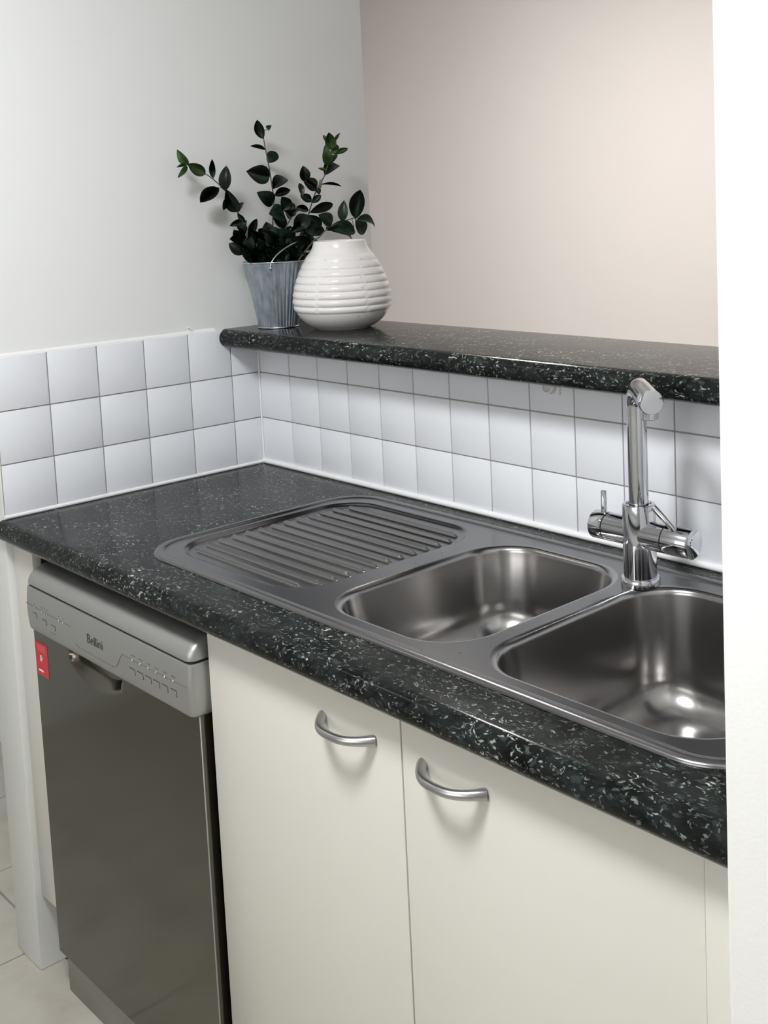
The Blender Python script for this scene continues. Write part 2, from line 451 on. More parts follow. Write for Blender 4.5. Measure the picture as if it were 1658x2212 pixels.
# bowls
def bowl(q, depth):
    x0, x1, y0, y1, r = q
    bm = bmesh.new(); rings = []
    for k in range(7):                          # rolled edge
        a = (PI / 2) * k / 6
        rings.append((0.010 * math.sin(a), ZD - 0.010 * (1 - math.cos(a))))
    for k in range(1, 9):                       # drafted wall
        t = k / 8; rings.append((0.010 + 0.014 * t, ZD - 0.010 - (depth - 0.065) * t))
    R2 = 0.055
    for k in range(1, 13):                      # bottom fillet
        a = (PI / 2) * k / 12
        rings.append((0.024 + R2 * (1 - math.cos(a)), ZD - depth + R2 - R2 * math.sin(a)))
    d0 = rings[-1][0]
    hw = min(x1 - x0, y1 - y0) / 2
    for k in range(1, 7):                       # floor, falling to the waste
        t = k / 6; dd = d0 + (hw - 0.047 - d0) * t
        rings.append((dd, ZD - depth - 0.006 * t))
    cx, cy = (x0 + x1) / 2, (y0 + y1) / 2
    pts = []
    for dd, z in rings:
        ring = rrect(x0 + dd, x1 - dd, y0 + dd, y1 - dd, max(r - dd * 0.45, 0.045), z, 14)
        pts.append(ring)
    # pull the last ring onto the round waste
    last = [(cx + 0.044 * math.cos(math.atan2(p[1] - cy, p[0] - cx)), cy + 0.044 * math.sin(math.atan2(p[1] - cy, p[0] - cx)), ZD - depth - 0.008) for p in pts[-1]]
    pts.append(last)
    add_rings(bm, pts)
    # faces should look up / inwards
    for f_ in bm.faces:
        f_.normal_update()
        c = f_.calc_center_median()
        if f_.normal.dot(Vector((cx, cy, 0.05)) - c) < 0: f_.normal_flip()
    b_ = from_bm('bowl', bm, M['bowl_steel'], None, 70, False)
    zb = ZD - depth - 0.008
    w_ = lathe('waste', [(0.046, zb + 0.001), (0.043, zb + 0.0025), (0.036, zb - 0.002), (0.034, zb - 0.010), (0.001, zb - 0.012)], cx, cy, M['chrome'], None, 40, 40, False, True)
    return b_, w_
bw1, ws1 = bowl(B1, 0.145); bw2, ws2 = bowl(B2, 0.175)
adopt(sink, deck, rim, drainer, bw1, bw2)
ws1.parent = bw1; ws2.parent = bw2
tag(bw1, 'smaller steel bowl beside the drainer'); tag(bw2, 'larger steel bowl beside the white wall')
# water drops
bm = bmesh.new()
def drop(x, y, z, r):
    bmesh.ops.create_icosphere(bm, subdivisions=1, radius=r, matrix=Matrix.Translation((x, y, z)) @ Matrix.Diagonal((1, 1, 0.6, 1)))
for k in range(26):
    drop(random.uniform(1.25, 1.45), random.uniform(-0.20, -0.35), ZD - 0.1755, random.uniform(0.0009, 0.0022))
for k in range(14):
    drop(random.uniform(0.90, 1.03), random.uniform(-0.36, -0.20), ZD - 0.1455, random.uniform(0.0009, 0.0018))
for x, y in ((1.12, -0.462), (1.115, -0.40), (0.806, -0.262), (0.80, -0.20), (1.075, -0.485), (1.19, -0.07), (0.60, -0.3)):
    drop(x, y, ZD + 0.0004, 0.0014)
wd = from_bm('water_drops', bm, M['water'], None, 60)
tag(wd, 'clear water drops scattered in the sink bowls', 'water', kind='stuff')

# ------------------------------------------------------------------ bench along the opposite side of the aisle (behind the camera)
ob = thing('opposite_bench', (1.6, -2.3, FLOOR), 'cream base cabinets with dark worktop across the kitchen aisle', 'cabinet')
bm = bmesh.new(); prism_x(bm, [(-y - 0.0, z) for y, z in [(2.0, 0.0), (2.0, -0.04), (2.59, -0.04), (2.59, 0.0)]], -0.4, 3.6)
op = [from_bm('bench_top', bm, M['granite']), box('carcass', -0.4, 3.6, -2.59, -2.05, -0.80, -0.041, M['cabinet']), box('plinth', -0.4, 3.6, -2.59, -2.10, FLOOR, -0.80, M['dw_body'])]
op += [box('door', -0.398 + 0.5 * k, 0.098 + 0.5 * k, -2.05, -2.032, -0.79, -0.046, M['cabinet'], None, 0.001) for k in range(8)]
adopt(ob, *op)

# ------------------------------------------------------------------ mixer tap
TX, TY = 1.134, -0.117
tap = thing('mixer_tap', (TX, TY, ZD), 'tall chrome kitchen mixer tap with two side valves behind the sink bowls', 'tap')
AZ = 0.0765
tp = [lathe('base_flange', [(0.0285, ZD), (0.0285, 0.010), (0.0272, 0.0125), (0.0245, 0.0130)], TX, TY, M['chrome']),
      lathe('body', [(0.0240, 0.0128), (0.0240, 0.118), (0.0235, 0.1195), (0.0220, 0.1200), (0.0185, 0.1200), (0.0180, 0.1180), (0.0150, 0.1175)], TX, TY, M['chrome'])]
sd = Vector((0.78, -0.62, 0)).normalized()
sp = [Vector((TX, TY, z)) for z in (0.115, 0.16, 0.20, 0.24, 0.262)]
RB = 0.028
for k in range(1, 11):
    a = (PI / 2) * k / 10
    sp.append(Vector((TX, TY, 0.262)) + sd * RB * (1 - math.cos(a)) + Vector((0, 0, RB * math.sin(a))))
end = sp[-1]
for t in (0.02, 0.042, 0.060): sp.append(end + sd * t - Vector((0, 0, 0.0085 * t / 0.06)))
rs = [0.0143] * 5 + [0.0143 + 0.0012 * k / 10 for k in range(1, 11)] + [0.0160, 0.0168, 0.0172]
sp.append(sp[-1] + sd * 0.0015); rs.append(0.0160)
tp.append(tube('spout', sp, rs, M['chrome'], None, 32))
tipc = sp[-1] - sd * 0.0140
tp.append(lathe('aerator', [(0.0130, tipc.z - 0.010), (0.0130, tipc.z - 0.0240), (0.0118, tipc.z - 0.0250), (0.0100, tipc.z - 0.0230)], tipc.x, tipc.y, M['chrome'], None, 32))
def arm(xa, xb, xg, cap_bevel):
    s = 1 if xb > xa else -1
    a = tube('valve_body', [(xa, TY, AZ), (xg - s * 0.0012, TY, AZ), (xg - s * 0.0011, TY, AZ)], [0.0208, 0.0208, 0.0195], M['chrome'], None, 40)
    g = tube('valve_gap', [(xg - s * 0.003, TY, AZ), (xg + s * 0.003, TY, AZ)], 0.0192, M['dark_gap'], None, 40)
    k = tube('valve_knob', [(xg + s * 0.0009, TY, AZ), (xg + s * 0.001, TY, AZ), (xb - s * 0.001, TY, AZ), (xb, TY, AZ)], [0.0196, 0.0209, 0.0209, 0.0200], M['chrome'], None, 40)
    return a, g, k
a1, g1, k1 = arm(TX, 1.228, 1.1845, 0)
a2, g2, k2 = arm(TX, 1.053, 1.078, 0)
tp += [a1, g1, k1, a2, g2, k2]
adopt(tap, *tp)
lv1 = tube('lever', [(1.204, TY - 0.006, AZ + 0.012), (1.1990, TY - 0.010, AZ + 0.022), (1.176, TY - 0.020, AZ + 0.049), (1.1755, TY - 0.0202, AZ + 0.0496)], [0.0044, 0.0044, 0.0044, 0.0036], M['chrome'], None, 20)
lv2 = tube('lever', [(1.069, TY, AZ + 0.018), (1.069, TY, AZ + 0.0515), (1.069, TY, AZ + 0.052)], [0.0044, 0.0044, 0.0038], M['chrome'], None, 20)
adopt(tap, lv1, lv2)
pd = [box('valve_mark', 1.2281, 1.2284, TY + u, TY + u + 0.0018, AZ + v, AZ + v + 0.0018, M['print_dark']) for u, v in ((-0.008, 0.004), (-0.005, 0.007), (-0.0085, 0.0), (-0.003, -0.007))]
adopt(tap, *pd)

# ------------------------------------------------------------------ cabinet under the sink
cab = thing('sink_cabinet', (1.11, -0.30, FLOOR), 'cream white two-door base cabinet with bow handles under the sink', 'cabinet')
YD = -0.555
parts = [box('side_panel', 0.676, 0.692, -0.535, -0.02, -0.80, -0.041, M['cabinet']),
         box('side_panel', 1.533, 1.549, -0.535, -0.02, -0.80, -0.041, M['cabinet']),
         box('bottom_panel', 0.692, 1.533, -0.535, -0.02, -0.80, -0.784, M['cabinet']),
         box('plinth', 0.676, XW - 0.001, -0.500, -0.484, FLOOR, -0.80, M['cabinet']),
         box('filler_panel', 1.5495, XW - 0.001, YD - 0.003, YD + 0.016, -0.80, -0.0405, M['cabinet'], None, 0.001)]
for k, (xa, xb, hx) in enumerate(((0.6745, 1.1095, 1.0065), (1.1120, 1.5475, 1.2020))):
    dr = box('door', xa, xb, YD, YD + 0.018, -0.79, -0.046, M['cabinet'], None, 0.0012)
    hz = -0.0965; hw = 0.0535; hp = 0.030
    path = []; rad = []
    for q in range(25):
        t = -1 + 2 * q / 24
        path.append((hx + hw * t, YD + 0.001 - hp * (1 - abs(t) ** 2.6), hz))
        rad.append(0.0056 + 0.0018 * abs(t) ** 4)
    h = tube('handle', path, rad, M['satin'], None, 20)
    h.parent = dr
    h['label'] = 'satin nickel bow handle'
    parts.append(dr)
adopt(cab, *parts)
fp = box('filler_panel', 0.0005, 0.083, -0.560, -0.544, -0.745, -0.0405, M['cabinet'], None, 0.001)
tag(fp, 'narrow cream filler panel between left wall end and dishwasher', 'panel')

# ------------------------------------------------------------------ dishwasher
DX0, DX1 = 0.094, 0.6665
dw = thing('dishwasher', (0.38, -0.30, FLOOR), 'silver dishwasher with dark steel door and red sticker under the worktop', 'dishwasher')
def stack(name, x0, x1, y0, y1, r, levels, mt, smooth=35):
    bm = bmesh.new()
    rings = []
    for z, dfr, dsd in levels:
        rings.append(rrect(x0 + dsd, x1 - dsd, y0 + dfr, y1, r, z, 6))
    add_rings(bm, rings, True, True, True)
    return from_bm(name, bm, mt, None, smooth)
YP = -0.5835
parts = [box('case', 0.10, 0.658, -0.500, -0.03, -0.885, -0.090, M['dw_body'])]
def bulge(z):
    t = (z + 0.140) / 0.042
    return 0.0030 * t * t
zs = [-0.1805, -0.1795] + [-0.178 + 0.0765 * k / 10 for k in range(11)]
lv = [(-0.1815, 0.0055, 0.004)] + [(-0.1805, 0.0042, 0.0026)] + [(-0.178 + 0.0765 * k / 10, bulge(-0.178 + 0.0765 * k / 10), 0.6 * bulge(-0.178 + 0.0765 * k / 10)) for k in range(11)] + [(-0.1005, 0.0040, 0.0026)]
panel = stack('control_panel', DX0, DX1, YP, -0.50, 0.010, lv, M['dw_silver'])
gap = stack('panel_gap', DX0 + 0.004, DX1 - 0.004, YP + 0.006, -0.50, 0.008, [(-0.1006, 0, 0), (-0.0965, 0, 0)], M['dark_gap'])
lv = [(-0.0966, 0.0040, 0.003), (-0.0958, 0.0028, 0.002)] + [(-0.0958 + 0.0300 * math.sin(PI / 2 * k / 12), 0.0028 + 0.034 * (1 - math.cos(PI / 2 * k / 12)), 0.002 + 0.010 * (1 - math.cos(PI / 2 * k / 12))) for k in range(1, 13)]
topc = stack('top_trim', DX0, DX1, YP, -0.530, 0.014, lv, M['dw_silver'])
kick = box('kick_plate', 0.090, 0.660, -0.557, -0.540, FLOOR + 0.001, -0.8215, M['dw_kick'], None, 0.0015)
# door with a scooped hand grip under the panel
bm = bmesh.new()
gx0, gx1, gz0, gz1 = 0.086, 0.6625, -0.815, -0.178
xs = [gx0 + (gx1 - gx0) * k / 96 for k in range(97)]
zs = [gz0 + (-0.26 - gz0) * k / 10 for k in range(11)] + [-0.26 + (gz1 + 0.26) * k / 40 for k in range(1, 41)]
DF = -0.5685
def scoop(x, z):
    cx = 0.325; hw = 0.085 + 0.25 * max(0.0, z + 0.235)
    u = abs(x - cx) / hw
    if u >= 1 or z < -0.240: return 0.0
    e = min(1.0, (1 - u) * hw / 0.012)
    bot = -0.236 + 0.022 * u ** 2
    h = min(1.0, max(0.0, (z - bot) / 0.030))
    e = e * e * (3 - 2 * e)
    return 0.034 * e * h
grid = [[bm.verts.new((x, DF + scoop(x, z), z)) for x in xs] for z in zs]
for a in range(len(zs) - 1):
    for c in range(len(xs) - 1):
        bm.faces.new((grid[a][c], grid[a][c + 1], grid[a + 1][c + 1], grid[a + 1][c]))
bk = [bm.verts.new((x, -0.549, z)) for x, z in ((gx0, gz0), (gx1, gz0), (gx1, gz1), (gx0, gz1))]
bm.faces.new(bk)
bm.faces.new([grid[0][c] for c in range(len(xs))] + [bk[1], bk[0]])
bm.faces.new([grid[a][-1] for a in range(len(zs))] + [bk[2], bk[1]])
bm.faces.new([grid[a][0] for a in reversed(range(len(zs)))] + [bk[0], bk[3]])
bm.faces.new([grid[-1][c] for c in reversed(range(len(xs)))] + [bk[3], bk[2]])
ddoor = from_bm('door', bm, M['dw_door'], None, 40)
trimv = box('door_edge_trim', 0.6615, 0.6635, DF - 0.0006, DF + 0.0016, gz0, -0.182, M['dw_silver'], None, 0.0005, 1)
adopt(dw, *parts, panel, gap, topc, kick, ddoor)
trimv.parent = ddoor
# flat print and small controls on the panel
def pz(z): return YP + bulge(z) - 0.0003
def mark(name, x0, x1, z0, z1, mt, th=0.0005):
    o = box(name, x0, x1, pz((z0 + z1) / 2) - th * 0.4, pz((z0 + z1) / 2) + 0.0012, z0, z1, mt)
    o.parent = panel
    return o
def seg(name, x0, z0, x1, z1, wd_, mt):
    L_ = math.hypot(x1 - x0, z1 - z0); a = math.atan2(z1 - z0, x1 - x0)
    bm = bmesh.new(); add_box(bm, -wd_ / 2, L_ + wd_ / 2, -0.0002, 0.0010, -wd_ / 2, wd_ / 2)
    zc = (z0 + z1) / 2
    bmesh.ops.transform(bm, matrix=Matrix.Translation((x0, pz(zc), z0)) @ Matrix.Rotation(-a, 4, 'Y'), verts=bm.verts)
    o = from_bm(name, bm, mt); o.parent = panel
    return o
seg('panel_line', 0.4596, -0.1347, 0.6570, -0.1337, 0.0009, M['print_faint'])
seg('panel_line', 0.1000, -0.1320, 0.2776, -0.1340, 0.0008, M['print_faint'])
cv = [(0.2914, -0.1600), (0.2980, -0.1632), (0.3071, -0.1646), (0.4230, -0.1646), (0.4320, -0.1632), (0.4390, -0.1590), (0.4587, -0.1347)]
for p, q in zip(cv[:-1], cv[1:]): seg('panel_line', *p, *q, 0.0008, M['print_faint'])
for k, x in enumerate((0.4936, 0.5181, 0.5437, 0.5682, 0.5936, 0.619)):
    z = -0.1352 + 0.0002 * k
    o = tube('indicator', [(x, pz(z) + 0.002, z), (x, pz(z) - 0.0006, z)], 0.0016, M['led'], panel, 12)
    seg('indicator_ring', x + 0.0016, z - 0.001, x + 0.0026, z + 0.0008, 0.0012, M['print_dark'])
for k, x in enumerate((0.1346, 0.1663, 0.1764, 0.185, 0.2325, 0.2492)):
    z = -0.1334 - 0.0002 * k
    tube('indicator', [(x, pz(z) + 0.002, z), (x, pz(z) - 0.0006, z)], 0.0014, M['led'], panel, 12)
    seg('indicator_ring', x + 0.0014, z - 0.001, x + 0.0022, z + 0.0006, 0.0011, M['print_dark'])
for k, x in enumerate((0.4994, 0.5252, 0.5506, 0.576, 0.6008, 0.627)):
    z = -0.1502 + 0.0004 * k
    mark('button_line', x - 0.018, x, z, z + 0.0009, M['print_dark'])
    mark('button_line', x - 0.0006, x, z - 0.009, z, M['print_dark'])
for x, z in ((0.1415, -0.1445), (0.18, -0.1482), (0.2153, -0.1501)):
    mark('button_line', x - 0.016, x, z, z + 0.0008, M['print_dark'])
    mark('button_line', x - 0.0006, x, z - 0.008, z, M['print_dark'])
mark('button_line', 0.1944, 0.214, -0.1652, -0.1646, M['print_faint'])
for x in (0.4966, 0.5201, 0.5451, 0.5706, 0.5954, 0.6199):
    for q in range(4):
        xx = x - 0.006 + q * 0.003
        mark('print_speck', xx, xx + random.uniform(0.0014, 0.0024), -0.1285, -0.1285 + random.uniform(0.0012, 0.0022), M['print_faint'])
for x in (0.1345, 0.166, 0.176, 0.186, 0.2325, 0.249):
    mark('print_speck', x - 0.002, x + 0.002, -0.1275, -0.1262, M['print_faint'])

def text_mesh(body, size):
    cu = bpy.data.curves.new('lettering', 'FONT'); cu.body = body; cu.size = size; cu.extrude = 0.0003; cu.offset = -0.014
    o = bpy.data.objects.new('lettering', cu); COL.objects.link(o)
    dg = bpy.context.evaluated_depsgraph_get()
    me = bpy.data.meshes.new_from_object(o.evaluated_get(dg))
    bpy.data.objects.remove(o); bpy.data.curves.remove(cu)
    return me
def lettering(body, cap_h, x0, x1, z0, y, mt, parent):
    me = text_mesh(body, 1.0)
    xs_ = [v.co.x for v in me.vertices]; ys_ = [v.co.y for v in me.vertices]
    sx = (x1 - x0) / (max(xs_) - min(xs_)); sy = cap_h / (max(ys_) - min(ys_)); mx, my = min(xs_), min(ys_)
    for v in me.vertices:
        v.co = Vector((x0 + (v.co.x - mx) * sx, y - v.co.z, z0 + (v.co.y - my) * sy))
    me.materials.clear()
    o = finish('lettering', me, mt, parent)
    return o
lettering('Bellini', 0.0152, 0.3394, 0.3930, -0.1458, pz(-0.138), M['print_dark'], panel)
# red sticker on the door
st = box('sticker', 0.090, 0.138, DF - 0.0006, DF + 0.0002, -0.2715, -0.2095, M['red']); st.parent = ddoor
for x0, x1, z0, z1 in ((0.107, 0.110, -0.244, -0.233), (0.1105, 0.1165, -0.2350, -0.233), (0.1145, 0.1165, -0.239, -0.233), (0.1105, 0.1165, -0.2395, -0.238), (0.1105, 0.1125, -0.244, -0.2385), (0.098, 0.1165, -0.2640, -0.2605)):
    o = box('sticker_mark', x0, x1, DF - 0.0009, DF - 0.0005, z0, z1, M['print_white']); o.parent = st
M['red_pale'] = mat('pale_red_print', (0.72, 0.16, 0.18), 0.5)
for z in (-0.216, -0.219, -0.222, -0.225):
    o = box('sticker_mark', 0.097, 0.097 + random.uniform(0.022, 0.034), DF - 0.0009, DF - 0.0005, z, z + 0.0010, M['red_pale']); o.parent = st

# ------------------------------------------------------------------ small things on the walls
hk = thing('wall_hook', (0.869, 0.0, 0.25), 'small white plastic clip on the tiles just under the bar shelf', 'clip')
adopt(hk, box('hook_plate', 0.853, 0.885, -0.004, 0.0, 0.236, 0.263, M['plastic'], None, 0.0012),
      tube('hook', [(0.858, -0.003, 0.260), (0.858, -0.013, 0.252), (0.861, -0.016, 0.243), (0.869, -0.017, 0.2395), (0.877, -0.016, 0.243), (0.880, -0.013, 0.252), (0.880, -0.003, 0.260)], 0.0022, M['plastic'], None, 10))
nl = tube('nail', [(-0.007, -0.1635, 0.3170), (0.004, -0.1635, 0.3175), (0.0042, -0.1635, 0.3175), (0.0055, -0.1635, 0.3175)], [0.0009, 0.0009, 0.0022, 0.0018], M['plastic'], None, 10)
tag(nl, 'tiny white painted nail in the left wall just above the tiles', 'nail')

# ------------------------------------------------------------------ vase
VX, VY, VZ = 0.2270, 0.0640, 0.3052
vase = thing('vase', (VX, VY, VZ), 'round white ribbed ceramic vase beside the zinc bucket', 'vase')
pf = [(0.0, 0.050), (0.002, 0.058), (0.008, 0.070), (0.018, 0.083), (0.030, 0.0925), (0.043, 0.0980), (0.056, 0.1000), (0.070, 0.0995), (0.084, 0.0970), (0.100, 0.0925), (0.116, 0.0865), (0.132, 0.0795), (0.146, 0.0720), (0.156, 0.0645), (0.163, 0.0590), (0.170, 0.0560), (0.1765, 0.0545), (0.180, 0.0535)]
def vprof(h):
    for (h0, r0), (h1, r1) in zip(pf[:-1], pf[1:]):
        if h <= h1:
            t = (h - h0) / (h1 - h0); return r0 + (r1 - r0) * t
    return pf[-1][1]
def vsm(h):
    s = 0; 
    for k in range(-3, 4): s += vprof(min(max(h + k * 0.0018, 0), 0.18))
    return s / 7
bm = bmesh.new(); rings = []; SEG = 192; HN = 190
phi0 = math.atan2(-0.72, 0.69)      # direction of the seams' first line
for a in range(HN + 1):
    h = 0.18 * a / HN
    r0 = vsm(h); ring = []
    for k in range(SEG):
        ang = 2 * PI * k / SEG
        rr = r0
        if 0.0365 < h < 0.158:
            pitch = 0.0150
            ph = ((h - 0.0370) / pitch) % 1.0
            # each band swells over its lower edge, with a sharp crease beneath it
            bl = math.sin(PI * min(1.0, ph / 0.86)) ** 0.7 if ph < 0.86 else -0.55 * math.sin(PI * (ph - 0.86) / 0.14)
            sa = ((ang - phi0 + math.radians(22)) / (PI / 3)) % 1.0
            ds = abs(sa - 0.5) * 2               # 1 at the seam
            msk = 1.0 - min(1.0, max(0.0, (ds - 0.90) / 0.07))
            env = min(1.0, (h - 0.0365) / 0.003) * min(1.0, (0.158 - h) / 0.006)
            rr += (0.0026 * bl * msk * env + 0.0012 * env * (1 - msk)) * (0.35 + 0.65 * min(1.0, max(0.0, (0.150 - h) / 0.07)))
        ring.append((VX + rr * math.cos(ang), VY + rr * math.sin(ang), VZ + h))
    rings.append(ring)
for r_, h in ((0.0525, 0.1812), (0.0505, 0.1812), (0.0495, 0.1795), (0.0500, 0.170), (0.056, 0.155), (0.085, 0.10), (0.09, 0.06), (0.06, 0.012), (0.01, 0.008)):
    rings.append([(VX + r_ * math.cos(2 * PI * k / SEG), VY + r_ * math.sin(2 * PI * k / SEG), VZ + h) for k in range(SEG)])
add_rings(bm, rings, True, True, True)
vb = from_bm('vase_body', bm, M['glaze'], None, 60)
adopt(vase, vb)

# ------------------------------------------------------------------ zinc bucket
BX, BY, BZ = 0.0790, 0.0040, 0.3052
bkt = thing('bucket', (BX, BY, BZ), 'fluted galvanised zinc bucket with wire handle holding leafy branches', 'bucket')
BH = 0.1400
bm = bmesh.new(); rings = []; SEG = 216
def brad(h): return 0.0415 + 0.0265 * (h / BH) ** 1.12
for a in range(29):
    h = 0.002 + (BH - 0.002) * a / 28
    env = min(1.0, h / 0.010) * min(1.0, (BH - h) / 0.016)
    ring = []
    for k in range(SEG):
        ang = 2 * PI * k / SEG
        fl = abs(math.sin(20 * ang)) ** 4
        rr = brad(h) - 0.0030 * env * fl * (0.55 + 0.45 * math.sin(3 * ang + 1))
        ring.append((BX + rr * math.cos(ang), BY + rr * math.sin(ang), BZ + h))
    rings.append(ring)
for a in range(10):
    h = BH - (BH - 0.012) * a / 9
    rings.append([(BX + (brad(h) - 0.0022) * math.cos(2 * PI * k / SEG), BY + (brad(h) - 0.0022) * math.sin(2 * PI * k / SEG), BZ + h) for k in range(SEG)])
add_rings(bm, rings, True, True, True)
bb = from_bm('bucket_body', bm, M['zinc'], None, 40)
def ring_tube(name, r_, z, th, mt, n=72):
    bm = bmesh.new(); rg = []
    for k in range(n):
        a = 2 * PI * k / n
        rg.append([(BX + (r_ + th * math.cos(q * PI / 4)) * math.cos(a), BY + (r_ + th * math.cos(q * PI / 4)) * math.sin(a), z + th * math.sin(q * PI / 4)) for q in range(8)])
    rg.append(rg[0])
    add_rings(bm, rg); bmesh.ops.remove_doubles(bm, verts=bm.verts, dist=1e-6)
    return from_bm(name, bm, mt, None, 80)
rimr = ring_tube('rim', brad(BH), BZ + BH, 0.0017, M['zinc_rim'])
footr = ring_tube('foot_ring', brad(0) + 0.0008, BZ + 0.0018, 0.0017, M['zinc_rim'])
soil = lathe('soil', [(0.050, BZ + 0.10), (0.03, BZ + 0.106), (0.002, BZ + 0.108)], BX, BY, M['soil'], None, 40)
# handle: pivots on opposite sides, swung over towards the vase
ax = Vector((0.735, -0.678, 0)).normalized()
hz = BH - 0.011
pa = Vector((BX, BY, BZ + hz)) + ax * (brad(hz) + 0.003)
pb = Vector((BX, BY, BZ + hz)) - ax * (brad(hz) + 0.003)
ctr = (pa + pb) / 2; rad_h = (pa - pb).length / 2
fall = Vector((0.678, 0.735, 0)).normalized()
updir = (Vector((0, 0, 1)) * 0.72 + fall * 0.69).normalized()
hp_ = [pa + Vector((0, 0, -0.002))]
for k in range(0, 25):
    a = PI * k / 24
    hp_.append(ctr + ax * rad_h * math.cos(a) + Vector((0, 0, 1)) * rad_h * 0.74 * math.sin(a) + fall * rad_h * 0.70 * math.sin(a) ** 2)
hp_.append(pb + Vector((0, 0, -0.002)))
hnd = tube('handle', hp_, 0.0016, M['zinc_rim'], None, 10)
def rivet(p):
    bm = bmesh.new(); bmesh.ops.create_icosphere(bm, subdivisions=2, radius=0.0038, matrix=Matrix.Translation(p))
    return from_bm('rivet', bm, M['zinc_rim'], None, 80)
adopt(bkt, bb, rimr, footr, soil, hnd, rivet(pa - ax * 0.001), rivet(pb + ax * 0.001))

